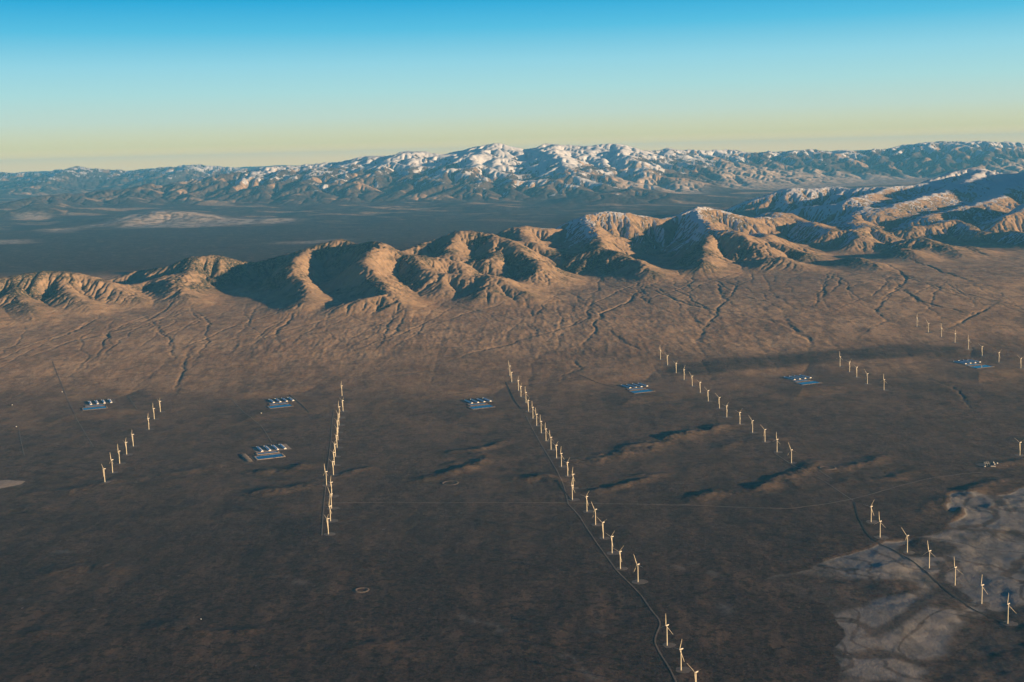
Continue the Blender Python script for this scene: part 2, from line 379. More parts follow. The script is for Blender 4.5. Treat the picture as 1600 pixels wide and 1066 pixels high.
mtn = np.clip(gn / 90, 0, 1)
# crags
n0 = fbm(GX, GY, 1900, 4, 299, .6)
rk = ridged(GX, GY, 260, 4, 301)
crag = np.clip(gn / 220, 0, 1) * sstep(-.1, .35, fbm(GX, GY, 800, 3, 305))
bl = 1 - np.abs(perlin(GX / 75, GY / 75, 306)) * 2; bl2 = 1 - np.abs(perlin(GX / 34 + 3, GY / 34, 307)) * 2
Z += np.where(inN, (rk - .4) * 14 * np.clip(gn / 260, 0, 1) + crag * (13 * bl + 6 * bl2), 0)
Z += np.where(GY > FY0, (ridged(GX + 300 * n0, GY + 300 * n0, 1500, 5, 311) - .4) * 90 * np.clip(gf / 700, 0, 1), 0)
# hummocks and rills of the fans, stretched down the slope
fanm = sstep(20, 140, GB) * (1 - mtn) * (GY < 31000)
ang = R(20) * np.sin(GX / 2600.0)
u = GX * np.cos(ang) + GY * np.sin(ang); v = -GX * np.sin(ang) + GY * np.cos(ang)
u2 = u + 90 * fbm(GX, GY, 700, 3, 321)
rill = ridged(u2, v * .42, 230, 4, 331, .6)
hum = fbm(GX, GY * .75, 130, 4, 336, .62); u3 = u2 + 130 * fbm(GX, GY, 420, 4, 337, .6)
rill2 = ridged(u3 + .5 * v, v * .34, 130, 4, 338, .6)
Z += ((rill - .4) * 3.0 + (rill2 - .4) * 2.6 + 2.8 * hum) * fanm * (.45 + .55 * sstep(-.35, .35, fbm(GX, GY, 2200, 2, 341)))
# low swells and shrub-coppice roughness of the plain
pl = (1 - mtn) * (GY < 31000)
Z += pl * (fbm(GX + GY * .5, GY, 900, 3, 351) * 5.0 + fbm(GX * .8, GY, 420, 4, 356, .6) * 4.2 + fbm(GX, GY * .6, 120, 3, 361) * 1.5)
Z += np.where((GY > 24000) & (GY < 42000), fbm(GX, GY * .5, 2500, 4, 371) * (30 + 55 * sstep(30000, 35000, GY) * (1 - sstep(39000, 42000, GY))), 0) * (1 - np.clip(gn / 90, 0, 1))
Z += np.where(GY > 80000, 260 * ridged(GX, GY, 9000, 4, 381), 0) * sstep(84000, 95000, GY)
# pale flats lie lower than the dark bench
pf = np.where((GY < PY1) & (GY > PY0), bil(playaF, PX0, PY0, PDX, GX, GY), 0) * ((GX > PX0) & (GX < PX1))
sf = np.where((GY < PY1) & (GY > PY0), bil(shrub_dimF, PX0, PY0, PDX, GX, GY), 0) * ((GX > PX0) & (GX < PX1))
pa = np.where((GY < PY1) & (GY > PY0), bil(paleF, PX0, PY0, PDX, GX, GY), 0) * ((GX > PX0) & (GX < PX1))
Z += -7 * sstep(.05, .95, pf) * (.15 + 1.4 * sstep(-.3, .3, fbm(GX, GY, 450, 4, 391))) * sstep(1150, 1700, GX)
def near_mask(P, reach):
    x0, x1 = min(p[0] for p in P) - reach, max(p[0] for p in P) + reach
    y0, y1 = min(p[1] for p in P) - reach, max(p[1] for p in P) + reach
    return (GX > x0) & (GX < x1) & (GY > y0) & (GY < y1)
wx = GX + 26 * fbm(GX, GY, 240, 3, 401); wy = GY + 45 * fbm(GX, GY, 300, 3, 411)
for pts, h, w in MOUNDS:
    P = base_line(pts); mk = near_mask(P, w * 4)
    if not mk.any(): continue
    d, _, arc, tot = seg_dist(wx[mk], wy[mk], P)
    Z[mk] += h * (.62 + 1.3 * fbm(GX[mk], GY[mk], 260, 4, 406, .6)).clip(.1, 1.3) * np.exp(-(d / w) ** 2) * (.55 + .45 * np.sin(np.clip(arc / tot, 0, 1) * np.pi))
washm = np.zeros_like(Z)
for pts in WASHES:
    P = base_line(pts); mk = near_mask(P, 240)
    if not mk.any(): continue
    d, _, arc, tot = seg_dist(wx[mk] + 65 * fbm(GX[mk], GY[mk], 420, 4, 421, .6), wy[mk] + 60 * fbm(GX[mk], GY[mk], 380, 4, 426, .6), P)
    w = 10 + 6 * np.clip(1 + fbm(GX[mk], GY[mk], 400, 2, 431) * 1.5, .2, 2); Z[mk] += -(4.5 + 7 * fbm(GX[mk], GY[mk], 900, 2, 436)).clip(.5, 9) * (.25 + .75 * fanm[mk]) * np.exp(-(d / w) ** 2) * np.sin(np.clip(arc / tot, .02, .98) * np.pi) ** .5
    d2, _, arc, tot = seg_dist(wx[mk] + 110 * fbm(GX[mk], GY[mk], 520, 4, 441, .6), wy[mk] + 120 * fbm(GX[mk], GY[mk], 480, 4, 446, .6), P)
    Z[mk] += -3.2 * np.exp(-(d2 / 9) ** 2) * np.sin(np.clip(arc / tot, .02, .98) * np.pi)
    washm[mk] = np.maximum(washm[mk], np.exp(-(d / (w * .8)) ** 2))
# small distributaries that spread from the canyon mouths over the fans
rs = random.Random(12)
for px, py, nb in ((20,505,5),(150,505,6),(290,478,7),(400,475,5),(495,474,6),(590,482,6),(700,470,7),(860,455,8),(940,440,7),(1010,440,9),(1090,430,7),(1180,425,7),(1290,425,7),(1400,430,8),(1500,440,6)):
    mx, my, _ = base_pt(px, py)
    for k in range(nb):
        a = R(-90 + rs.uniform(-34, 34)); x, y = mx + rs.uniform(-150, 150), my + rs.uniform(-100, 250); P = [(x, y, 0)]
        for i in range(rs.randint(5, 10)):
            a += rs.uniform(-.22, .22) + .10 * (R(-90) - a); st = rs.uniform(230, 420); x += st * math.cos(a); y += st * math.sin(a); P.append((x, y, 0))
        mk = near_mask(P, 130)
        if not mk.any(): continue
        d, _, arc, tot = seg_dist(wx[mk] + 50 * fbm(GX[mk], GY[mk], 300, 3, 461, .6), wy[mk] + 40 * fbm(GX[mk], GY[mk], 280, 3, 466, .6), P)
        f = np.exp(-(d / rs.uniform(8, 12)) ** 2) * np.sin(np.clip(arc / tot, .03, .97) * np.pi) ** .6 * fanm[mk]
        Z[mk] += -rs.uniform(1.8, 4.2) * f; washm[mk] = np.maximum(washm[mk], .8 * f)
print('fans', round(time.time() - T0, 1))
# level yards for the barns, level stands for the machines are small enough to need none
for (cx, cy, cz) in CPTS:
    mk = (np.abs(GX - cx) < 900) & (np.abs(GY - cy) < 900)
    lx = (GX[mk] - cx) * UX[0] + (GY[mk] - cy) * UX[1]; ly = (GX[mk] - cx) * UY[0] + (GY[mk] - cy) * UY[1]
    k = 1 - sstep(0, 290, np.maximum(np.abs(lx - 20) - 160, np.abs(ly) - 230))
    Z[mk] = Z[mk] * (1 - k) + cz * k
print('sheet', Z.shape, round(time.time() - T0, 1))

def hz(x, y):                            # height of the sheet at a point
    j = int(np.clip(np.searchsorted(rows, y) - 1, 0, len(rows) - 2)); v = (y - rows[j]) / (rows[j + 1] - rows[j])
    s0 = (x / halfw(rows[j]) + 1) * .5 * (NC - 1); s1 = (x / halfw(rows[j + 1]) + 1) * .5 * (NC - 1)
    def lerp(jj, s):
        i = int(np.clip(s, 0, NC - 2)); f = min(max(s - i, 0), 1); return Z[jj, i] * (1 - f) + Z[jj, i + 1] * f
    return float(lerp(j, s0) * (1 - v) + lerp(j + 1, s1) * v)
def ground(px, py):                      # the point of the ground seen at a pixel of the photograph
    d = ray(px, py); t = 3000.0
    while t < 60000:
        if CAM_Z + d[2] * t < hz(d[0] * t, d[1] * t): break
        t *= 1.004
    a, b = t / 1.004, t
    for _ in range(18):
        c = .5 * (a + b)
        if CAM_Z + d[2] * c < hz(d[0] * c, d[1] * c): b = c
        else: a = c
    return Vector((d[0] * b, d[1] * b, hz(d[0] * b, d[1] * b)))

# ---- colour masks of the land (what grows and lies there, with some shade painted in)
gy_, gx_ = np.gradient(Z); dxw = (GX[:, 2:] - GX[:, :-2]); sxg = np.zeros_like(Z); sxg[:, 1:-1] = (Z[:, 2:] - Z[:, :-2]) / dxw
syg = np.zeros_like(Z); syg[1:-1] = (Z[2:] - Z[:-2]) / (GY[2:] - GY[:-2])
lee = np.clip(-(-sxg * math.cos(SUN_AZ) - syg * math.sin(SUN_AZ)), -1, 1)     # slopes that face away from the noon side keep their snow
n1 = fbm(GX, GY, 1400, 5, 501, .6); n2 = fbm(GX, GY, 260, 4, 511, .6)
snow_near = sstep(-.10, .16, (Z - 640 + 640 * lee + 260 * n1 + 240 * n2) / 900) * sstep(16600, 17800, GY) * sstep(-400, 800, GX + 900 * n1) * (gn > 60)
snow_near = np.maximum(snow_near, sstep(-.06, .12, (Z - 690 + 500 * lee + 300 * n1 + 220 * n2) / 900) * sstep(20000, 25000, GY) * (gn > 40))
snow_far = sstep(-.16, .20, (Z - 1480 + 560 * np.exp(-((GX / GY - .035) / .11) ** 2) + 260 * np.exp(-((GX / GY + .17) / .08) ** 2) + 700 * np.clip(lee, -.4, .4) + 900 * n1 + 800 * n2 + 700 * fbm(GX, GY, 620, 4, 516, .65)) / 700) * (gf > 120)
snow = np.where(GY < 31000, snow_near, snow_far).astype(np.float32)
wood = sstep(-.05, .25, n2 * .8 + n1 * .9 + .15 * lee + .06) * np.clip(gn / 140, 0, 1) * (1 - snow)
wood = np.where(GY > 31000, .42 * sstep(.05, .35, n1 + .8 * n2) * np.clip(gf / 300, 0, 1), wood).astype(np.float32)
n3 = fbm(GX + GY * .8, GY, 1500, 4, 521, .55)
dark = np.maximum((.84 + .16 * (1 - sstep(5200, 8600, GY + 900 * n3))) * (1 - sstep(8700, 12000, GY + 1500 * n3 + 500 * n1 - .10 * GX)), sstep(17500, 19500, GY - .5 * np.clip(GX, 0, 9000)) * (1 - sstep(.12, .3, n3 * (GY > 30000)))).astype(np.float32)  # scrub on the plain; beyond the range, basin shade put into the colour
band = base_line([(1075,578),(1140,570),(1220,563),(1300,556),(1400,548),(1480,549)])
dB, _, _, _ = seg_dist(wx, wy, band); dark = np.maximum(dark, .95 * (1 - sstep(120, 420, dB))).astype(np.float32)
scrub_shade = np.maximum(.85 * (1 - sstep(4600, 7600, GY + 700 * n3 + 300 * n1)), .75 * sstep(17500, 19500, GY - .5 * np.clip(GX, 0, 9000)) * (1 - sstep(33000, 39000, GY + 3000 * n1)) * (gn < 40)).astype(np.float32)  # foreground scrub with lens falloff painted in; basin shade painted beyond the range
rockm = np.clip(gn / 120, 0, 1).astype(np.float32)
pff = np.where((GY > 19000) & (GY < 62000), bil(palefarF, -20000, 19000, 80.0, GX, GY), 0) * ((GX > -20000) & (GX < 29900)) * (gn < 60)
vein = sstep(.80, .93, 1 - np.abs(perlin((GX + 160 * n2) / 620, (GY + 160 * n2) / 800, 551)) * 2.4) + .8 * sstep(.86, .95, 1 - np.abs(perlin((GX + 90 * n2) / 260, (GY + 90 * n2) / 340, 552)) * 2.2); vein = np.clip(vein, 0, 1)
pff2 = (pff * (.25 + .75 * sstep(-.25, .15, n2))).astype(np.float32)
playa = np.clip(sstep(.55, .80, pf) * (1 - .85 * sstep(.2, .8, sf)) * (.46 + .54 * sstep(-.08, .02, fbm(GX * .8, GY * .55, 620, 6, 531, .58) + .20)) * (1 - .75 * vein) + .42 * pa * sstep(-.15, .2, fbm(GX, GY * .6, 90, 4, 541, .6)), 0, 1).astype(np.float32)

def make_sheet(name, fmask):
    jj, ii = np.nonzero(fmask); v00 = jj * NC + ii
    quads = np.stack([v00, v00 + 1, v00 + NC + 1, v00 + NC], 1).astype(np.int64)
    used, inv = np.unique(quads.ravel(), return_inverse=True)
    me = bpy.data.meshes.new(name); n = len(used); nf = len(quads)
    me.vertices.add(n); me.vertices.foreach_set('co', np.stack([GX.ravel()[used], GY.ravel()[used], Z.ravel()[used]], 1).astype(np.float32).ravel())
    me.loops.add(nf * 4); me.loops.foreach_set('vertex_index', inv.astype(np.int32).ravel())
    me.polygons.add(nf); me.polygons.foreach_set('loop_start', np.arange(nf, dtype=np.int32) * 4)
    me.polygons.foreach_set('use_smooth', np.ones(nf, bool))
    for nm, F in (('snow', snow), ('wood', wood), ('dark', dark), ('rock', rockm), ('playa', playa), ('farpale', pff2), ('near', scrub_shade), ('wash', washm.astype(np.float32))):
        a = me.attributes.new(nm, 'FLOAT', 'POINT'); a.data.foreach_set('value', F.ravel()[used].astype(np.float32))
    me.update(calc_edges=True)
    o = bpy.data.objects.new(name, me); COL.objects.link(o); o['kind'] = 'structure'
    return o

# ------------------------------------------------------------------ materials
def mat(name, col, rough=.8, noise=None, spec=.3, metal=0):
    M = bpy.data.materials.new(name); M.use_nodes = True; t = M.node_tree; b = t.nodes['Principled BSDF']
    b.inputs['Roughness'].default_value = rough; b.inputs['Base Color'].default_value = (*col, 1); b.inputs['Metallic'].default_value = metal
    b.inputs['Specular IOR Level'].default_value = spec
    if noise:
        g = t.nodes.new('ShaderNodeNewGeometry'); n = t.nodes.new('ShaderNodeTexNoise'); n.inputs['Scale'].default_value = noise[0]; n.inputs['Detail'].default_value = 5
        r = t.nodes.new('ShaderNodeValToRGB'); r.color_ramp.elements[0].position = .3; r.color_ramp.elements[1].position = .7
        r.color_ramp.elements[0].color = (*[c * (1 - noise[1]) for c in col], 1); r.color_ramp.elements[1].color = (*[min(1, c * (1 + noise[1])) for c in col], 1)
        t.links.new(g.outputs['Position'], n.inputs['Vector']); t.links.new(n.outputs[0], r.inputs[0]); t.links.new(r.outputs[0], b.inputs['Base Color'])
    return M
def land_material():
    M = bpy.data.materials.new('desert_land'); M.use_nodes = True; t = M.node_tree; b = t.nodes['Principled BSDF']
    b.inputs['Roughness'].default_value = .95; b.inputs['Specular IOR Level'].default_value = .05
    L = t.links.new
    geo = t.nodes.new('ShaderNodeNewGeometry')
    def noise(scale, detail=6, rough=.6, stretch=None):
        n = t.nodes.new('ShaderNodeTexNoise'); n.inputs['Scale'].default_value = scale; n.inputs['Detail'].default_value = detail; n.inputs['Roughness'].default_value = rough
        if stretch:
            mp = t.nodes.new('ShaderNodeMapping'); mp.inputs['Scale'].default_value = stretch; mp.inputs['Rotation'].default_value = (0, 0, R(24)); L(geo.outputs['Position'], mp.inputs[0]); L(mp.outputs[0], n.inputs['Vector'])
        else: L(geo.outputs['Position'], n.inputs['Vector'])
        return n.outputs[0]
    def rng(s, a, b_, c=0, d=1):
        r = t.nodes.new('ShaderNodeMapRange'); r.inputs[1].default_value = a; r.inputs[2].default_value = b_; r.inputs[3].default_value = c; r.inputs[4].default_value = d; L(s, r.inputs[0]); return r.outputs[0]
    def mix(f, a, c):
        n = t.nodes.new('ShaderNodeMix'); n.data_type = 'RGBA'
        for k, s in ((0, f), (6, a), (7, c)):
            if isinstance(s, (int, float)): n.inputs[k].default_value = s
            elif isinstance(s, tuple): n.inputs[k].default_value = (*s, 1)
            else: L(s, n.inputs[k])
        return n.outputs[2]
    def mul(a, c):
        n = t.nodes.new('ShaderNodeMath'); n.operation = 'MULTIPLY'
        for k, s in ((0, a), (1, c)):
            if isinstance(s, (int, float)): n.inputs[k].default_value = s
            else: L(s, n.inputs[k])
        return n.outputs[0]
    def attr(nm):
        a = t.nodes.new('ShaderNodeAttribute'); a.attribute_name = nm; return a.outputs['Fac']
    big = noise(.0011, 5); mid = noise(.009, 6, .65); fine = noise(.06, 5, .7); streak = noise(.004, 6, .65, (1.5, .6, 1))
    fan = mix(rng(big, .38, .62), (.33, .205, .120), (.47, .315, .185))
    fan = mix(rng(streak, .46, .60), fan, (.25, .165, .105)); fan = mix(mul(rng(noise(.010, 7, .7, (1.6, .55, 1)), .50, .62), .6), fan, (.50, .36, .22))
    fan = mix(mul(rng(mid, .50, .66), .75), fan, (.155, .112, .078))
    fan = mix(mul(rng(fine, .45, .70), .45), fan, (.15, .115, .08))
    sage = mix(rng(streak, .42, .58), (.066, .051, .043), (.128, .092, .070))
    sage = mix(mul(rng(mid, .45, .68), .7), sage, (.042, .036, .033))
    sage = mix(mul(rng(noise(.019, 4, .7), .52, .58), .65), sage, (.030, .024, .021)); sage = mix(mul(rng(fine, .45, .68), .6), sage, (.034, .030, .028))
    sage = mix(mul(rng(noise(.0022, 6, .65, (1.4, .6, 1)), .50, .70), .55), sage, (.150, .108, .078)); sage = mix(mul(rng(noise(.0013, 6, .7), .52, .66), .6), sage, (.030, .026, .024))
    near = mix(rng(fine, .40, .62), (.078, .053, .044), (.036, .027, .024)); near = mix(mul(rng(noise(.0045, 6, .7, (1.4, .6, 1)), .50, .62), .7), near, (.140, .095, .068)); near = mix(mul(rng(noise(.021, 4, .7), .52, .57), .75), near, (.020, .016, .014)); c = mix(attr('dark'), fan, sage); c = mix(attr('near'), c, near)  # near: dark scrub, and the shade painted on the basin
    rock = mix(rng(mid, .35, .65), (.31, .215, .135), (.22, .155, .105))
    rock = mix(mul(rng(fine, .45, .7), .5), rock, (.15, .115, .085))
    c = mix(attr('rock'), c, rock)
    spk = noise(.035, 4, .75)
    c = mix(mul(attr('wood'), rng(spk, .40, .52)), c, (.045, .046, .034))
    pc = mix(rng(mid, .35, .65), (.25, .236, .215), (.175, .165, .152))
    pc = mix(mul(rng(noise(.004, 6, .65, (1.8, .7, 1)), .50, .64), .65), pc, (.065, .058, .052))
    c = mix(attr('playa'), c, pc); c = mix(attr('farpale'), c, (.46, .37, .29))
    c = mix(mul(attr('wash'), .55), c, (.14, .11, .085))
    sm = t.nodes.new('ShaderNodeMath'); sm.operation = 'ADD'; L(attr('snow'), sm.inputs[0]); L(rng(noise(.016, 5, .7), .3, .7, -.42, .42), sm.inputs[1])
    c = mix(rng(sm.outputs[0], .38, .62), c, (.50, .50, .515))
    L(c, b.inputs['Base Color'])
    bp = t.nodes.new('ShaderNodeBump'); bp.inputs['Strength'].default_value = .55; bp.inputs['Distance'].default_value = 5
    L(noise(.035, 5, .7), bp.inputs['Height']); L(bp.outputs[0], b.inputs['Normal'])
    return M
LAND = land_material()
fm = lambda A: np.maximum(np.maximum(A[:-1, :-1], A[1:, :-1]), np.maximum(A[:-1, 1:], A[1:, 1:]))
isN = fm(gn * (1 + .3 * n2)) > 55; isF = (fm(gf) > 130) & (GY[:-1, :-1] > 31000) ; isF |= GY[:-1, :-1] > 84000
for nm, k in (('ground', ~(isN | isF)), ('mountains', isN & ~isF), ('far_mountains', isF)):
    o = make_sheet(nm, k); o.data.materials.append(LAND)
print('land', round(time.time() - T0, 1))

# ------------------------------------------------------------------ builders
def obj(name, bm, material, parent=None, smooth=False):
    me = bpy.data.meshes.new(name); bm.normal_update(); bm.to_mesh(me); bm.free()
    if smooth:
        for p in me.polygons: p.use_smooth = True
    o = bpy.data.objects.new(name, me); COL.objects.link(o); me.materials.append(material)
    if parent: o.parent = parent
    return o
def thing(name, label, cat, loc, rz=0, group=None):
    o = bpy.data.objects.new(name, None); COL.objects.link(o); o.location = loc; o.rotation_euler = (0, 0, rz); o.empty_display_size = 5
    o['label'] = label; o['category'] = cat
    if group: o['group'] = group
    return o
def dup(root, loc, rz, label, group=None):
    r = root.copy(); COL.objects.link(r); r.location = loc; r.rotation_euler = (0, 0, rz); r['label'] = label
    if group: r['group'] = group
    for ch in list(root.children):
        c = ch.copy(); COL.objects.link(c); c.parent = r
        for g in ch.children:
            d = g.copy(); COL.objects.link(d); d.parent = c
    return r
def struct(name, bm, material, smooth=False):
    o = obj(name, bm, material, None, smooth); o['kind'] = 'structure'; return o
def box(bm, x0, x1, y0, y1, z0, z1):
    v = [bm.verts.new(p) for p in ((x0,y0,z0),(x1,y0,z0),(x1,y1,z0),(x0,y1,z0),(x0,y0,z1),(x1,y0,z1),(x1,y1,z1),(x0,y1,z1))]
    for f in ((3,2,1,0),(4,5,6,7),(0,1,5,4),(1,2,6,5),(2,3,7,6),(3,0,4,7)): bm.faces.new([v[i] for i in f])
def rings(bm, prof, n=16, cap=True):      # a lathe about Z: (radius, height)
    L = []
    for r, z in prof: L.append([bm.verts.new((r * math.cos(2*math.pi*i/n), r * math.sin(2*math.pi*i/n), z)) for i in range(n)])
    for a, b in zip(L[:-1], L[1:]):
        for i in range(n): bm.faces.new((a[i], a[(i+1) % n], b[(i+1) % n], b[i]))
    if cap: bm.faces.new(L[0][::-1]); bm.faces.new(L[-1])

PAINT = mat('turbine_paint', (.48, .435, .325), .5); NAC = mat('nacelle_paint', (.52, .49, .42), .45)
BWALL = mat('barn_wall', (.72, .70, .64), .6, (.3, .08)); BROOF = mat('barn_roof', (.66, .68, .70), .4, (.2, .10), .5)
BINM = mat('galvanised_steel', (.62, .64, .66), .35, None, .5, .6); DOORM = mat('barn_door', (.30, .29, .27), .6)
WATER = mat('pond_water', (.008, .065, .105), .08, None, .6)
BERM = mat('bermed_earth', (.19, .145, .105), .95, (.05, .25)); GRAVEL = mat('gravel', (.15, .125, .10), .95, (.04, .25))
DULL = mat('dull_earth', (.13, .098, .074), .95, (.06, .3))
TRACK = mat('dirt_road', (.15, .118, .09), .95, (.05, .2))
DARKTRACK = mat('dirt_track', (.030, .028, .027), .95, (.05, .2))
PADM = mat('pad_gravel', (.135, .115, .098), .95, (.05, .2)); STEEL = mat('grey_steel', (.27, .27, .26), .5)

# ---- wind turbine, built once and copied
def make_turbine(label, group):
    t = thing('wind_turbine', label, 'wind turbine', (0, 0, 0), 0, group)
    b = bmesh.new(); rings(b, [(3.4, -3), (3.4, .4), (2.3, .45), (2.25, 12), (2.1, 34), (1.85, 58), (1.6, 78)], 20); obj('tower', b, PAINT, t, True)
    b = bmesh.new()
    secs = [(-3.4, 1.5, 1.5, 80.2), (-2.6, 2.1, 2.0, 80.2), (1.5, 2.3, 2.25, 80.3), (6.5, 2.2, 2.1, 80.4), (9.0, 1.8, 1.6, 80.6), (9.6, 1.2, 1.0, 80.7)]
    L = []
    for y, w, h, zc in secs:
        L.append([b.verts.new((w * (abs(math.cos(a)) ** .5) * (1 if math.cos(a) > 0 else -1), y, zc + h * (abs(math.sin(a)) ** .5) * (1 if math.sin(a) > 0 else -1))) for a in [2*math.pi*(i+.5)/12 for i in range(12)]])
    for p, q in zip(L[:-1], L[1:]):
        for i in range(12): b.faces.new((p[i], q[i], q[(i+1) % 12], p[(i+1) % 12]))
    b.faces.new(L[0]); b.faces.new(L[-1][::-1]); bmesh.ops.recalc_face_normals(b, faces=b.faces)
    obj('nacelle', b, NAC, t)
    b = bmesh.new(); rings(b, [(1.7, 0), (1.85, .9), (1.7, 2.2), (1.1, 3.3), (.3, 3.9)], 16)
    h = obj('hub', b, NAC, t, True); h.location = (0, -3.4, 80.2); h.rotation_euler = (R(90), 0, 0)
    b = bmesh.new(); L = []
    for r, ch, th, off in ((1.0, 1.9, 1.9, 0), (3.0, 1.9, 1.7, 0), (7, 2.6, .9, .2), (10, 3.0, .7, .3), (18, 2.5, .5, .3), (30, 1.8, .34, .2), (40, 1.6, .24, .15), (46, 1.0, .14, .1), (48, .4, .08, .05)):
        L.append([b.verts.new((th / 2 * math.sin(a), off + ch / 2 * math.cos(a), r)) for a in [2*math.pi*i/10 for i in range(10)]])
    for p, q in zip(L[:-1], L[1:]):
        for i in range(10): b.faces.new((p[i], p[(i+1) % 10], q[(i+1) % 10], q[i]))
    b.faces.new(L[0][::-1]); b.faces.new(L[-1]); bmesh.ops.recalc_face_normals(b, faces=b.faces)
    me = bpy.data.meshes.new('blade'); b.to_mesh(me); b.free(); me.materials.append(PAINT)
    for p in me.polygons: p.use_smooth = True
    for k in range(3):
        o = bpy.data.objects.new('blade', me); COL.objects.link(o); o.parent = t; o.location = (0, -4.9, 80.2); o.rotation_euler = (0, R(120 * k), 0)
    return t
ROWS = [
 ('the short diagonal row at the far left', 'front', [(163.9,753.6,60),(176,738.8,-70),(187,724.7,-57),(198,710.5,-23),(208.3,697.6,-25),(232.8,671.4,-35),(241.1,655.3,-45),(250.7,643.9,-14)]),
 ('the steep overlapping row left of centre', 'front', [(513.1,835.1,-15),(516.4,814.5,-45),(518,794.8,10),(518.4,775.8,-35),(510.2,758.6,48),(521,742.5,-15),(522.4,727.1,-20),(524.2,713.8,-15),(526.7,699.9,-20),(528,687.8,-10),(528.1,676,-15),(529.7,664.8,0),(530.5,653,-50),(536,642.8,-10),(534.4,619,-35)]),
 ('the long central row', 'front', [(1087.5,1085,-5),(1064,1047.6,-40),(1042.2,1008.9,60),(996.8,909.8,30),(969.2,889.1,-20),(956.3,864.7,-20),(942.5,841.5,-5),(930.5,820.4,20),(917,799.6,-25),(894.3,781.2,-45),(895.5,763.2,-45),(887,744.1,-20),(877.2,729.4,-50),(869.6,716.1,-15),(861,703,50),(853.1,689.4,-55),(845.6,677,-60),(838.6,665.5,-65),(832.7,654.1,-60),(825.7,643.2,-10),(821.9,630,-60),(814,620.4,-20),(810.1,610.6,-30),(799.6,597.5,5),(796.7,587.3,45)]),
 ('the long row right of centre', 'front', [(1236.5,723.9,35),(1214,706.7,180),(1195.2,690.7,5),(1175.8,676.2,10),(1156,663.1,-15),(1135.5,652.2,-20),(1124,638.5,5),(1106.5,627.3,0),(1094,614.1,-5),(1081.5,603.8,10),(1068.8,593.7,-30),(1056.6,583,-10),(1043,570.9,0),(1032,562,-60)]),
 ('the row of five on the right slope', 'front', [(1381.1,609.9,180),(1355.1,600.2,15),(1338.6,589.6,-5),(1327.3,581.4,-15),(1312.4,572.9,180)]),
 ('the farthest row at upper right', 'right end', [(1595,575.6,0),(1560.6,566.3,-20),(1534.4,556.5,0),(1513,546.1,180),(1492.1,535.9,-45),(1470.8,527,-60),(1450.5,519.6,20),(1432.6,510.6,75)]),
 ('the row across the pale flats', 'front', [(1574.4,974.6,-55),(1533.7,943.9,-55),(1492,915.1,55),(1451.7,888.3,-70),(1417.4,863.7,15),(1374.9,840.1,-65),(1360.9,816.1,-30)]),
 ('', '', [(1593.5,712,-5)]),
]
ORD = ['nearest', 'second', 'third', 'fourth', 'fifth', 'sixth', 'seventh', 'eighth', 'ninth', 'tenth', 'eleventh', 'twelfth', 'thirteenth', 'fourteenth', 'fifteenth', 'sixteenth', 'seventeenth', 'eighteenth', 'nineteenth', 'twentieth', 'twenty-first', 'twenty-second', 'twenty-third', 'twenty-fourth', 'twenty-fifth']
first = None; TP = []; rnd = random.Random(7)
for ri, (rn, end, items) in enumerate(ROWS):
    for k, (px, py, th) in enumerate(items):
        p = ground(px, py); TP.append((ri, p))
        if not rn: lab = 'white wind turbine standing alone at the right edge beyond the substation'
        elif k == 0: lab = f'white wind turbine at the {end} of {rn}' if end == 'front' else f'white wind turbine at the right end of {rn}'
        elif k == len(items) - 1: lab = f'white wind turbine at the far end of {rn}'
        else: lab = f'white wind turbine, {ORD[k]} from the {end} in {rn}'
        grp = 'wind turbines on the plain'
        if first is None: first = make_turbine(lab, grp); t = first
        else: t = dup(first, p, 0, lab, grp)
        t.location = p; t.rotation_euler = (0, 0, R(-60 + rnd.uniform(-7, 7)))
        for b in [c for c in t.children if c.name.startswith('blade')]:
            b.rotation_euler = (0, b.rotation_euler[1] + R(th), 0)
        # the round gravel stand under it
        r0 = rnd.uniform(24, 33); bmp = bmesh.new(); c0 = bmp.verts.new((p.x + 8, p.y + 2, hz(p.x + 8, p.y + 2) + .7)); ring = []
        for i in range(20):
            a = 2 * math.pi * i / 20; rr = r0 * rnd.uniform(.88, 1.1); x = p.x + 8 + rr * 1.05 * math.cos(a); yy = p.y + 2 + rr * math.sin(a)
            ring.append(bmp.verts.new((x, yy, hz(x, yy) + .35)))
        for i in range(20): bmp.faces.new((c0, ring[i], ring[(i + 1) % 20]))
        struct('gravel_pad', bmp, PADM)

# ---- dirt roads and tracks, laid on the ground
def road(name, pts, w, material, lift=.6, step=22):
    P = [ground(*q) for q in pts]; Q = []
    for a, b in zip(P[:-1], P[1:]):
        n = max(1, int((b.xy - a.xy).length / step))
        for i in range(n): Q.append(a.xy.lerp(b.xy, i / n))
    Q.append(P[-1].xy)
    for _ in range(3): Q = [Q[0]] + [(Q[i-1] + Q[i] * 2 + Q[i+1]) / 4 for i in range(1, len(Q) - 1)] + [Q[-1]]
    bm = bmesh.new(); prev = None
    for i, q in enumerate(Q):
        d = (Q[min(i+1, len(Q)-1)] - Q[max(i-1, 0)]).normalized(); n = Vector((-d.y, d.x)); ww = w * (1 + .18 * math.sin(i * 1.7) * math.sin(i * .37))
        pr = []
        for s in (-.5, 0, .5):
            x, y = q.x + n.x * s * ww, q.y + n.y * s * ww
            pr.append(bm.verts.new((x, y, hz(x, y) + lift + (.1 if s == 0 else 0))))
        if prev:
            bm.faces.new((prev[1], prev[0], pr[0], pr[1])); bm.faces.new((prev[2], prev[1], pr[1], pr[2]))
        prev = pr
    bmesh.ops.recalc_face_normals(bm, faces=bm.faces)
    if bm.faces[:][0].normal.z < 0: bmesh.ops.reverse_faces(bm, faces=bm.faces[:])
    return struct(name, bm, material)
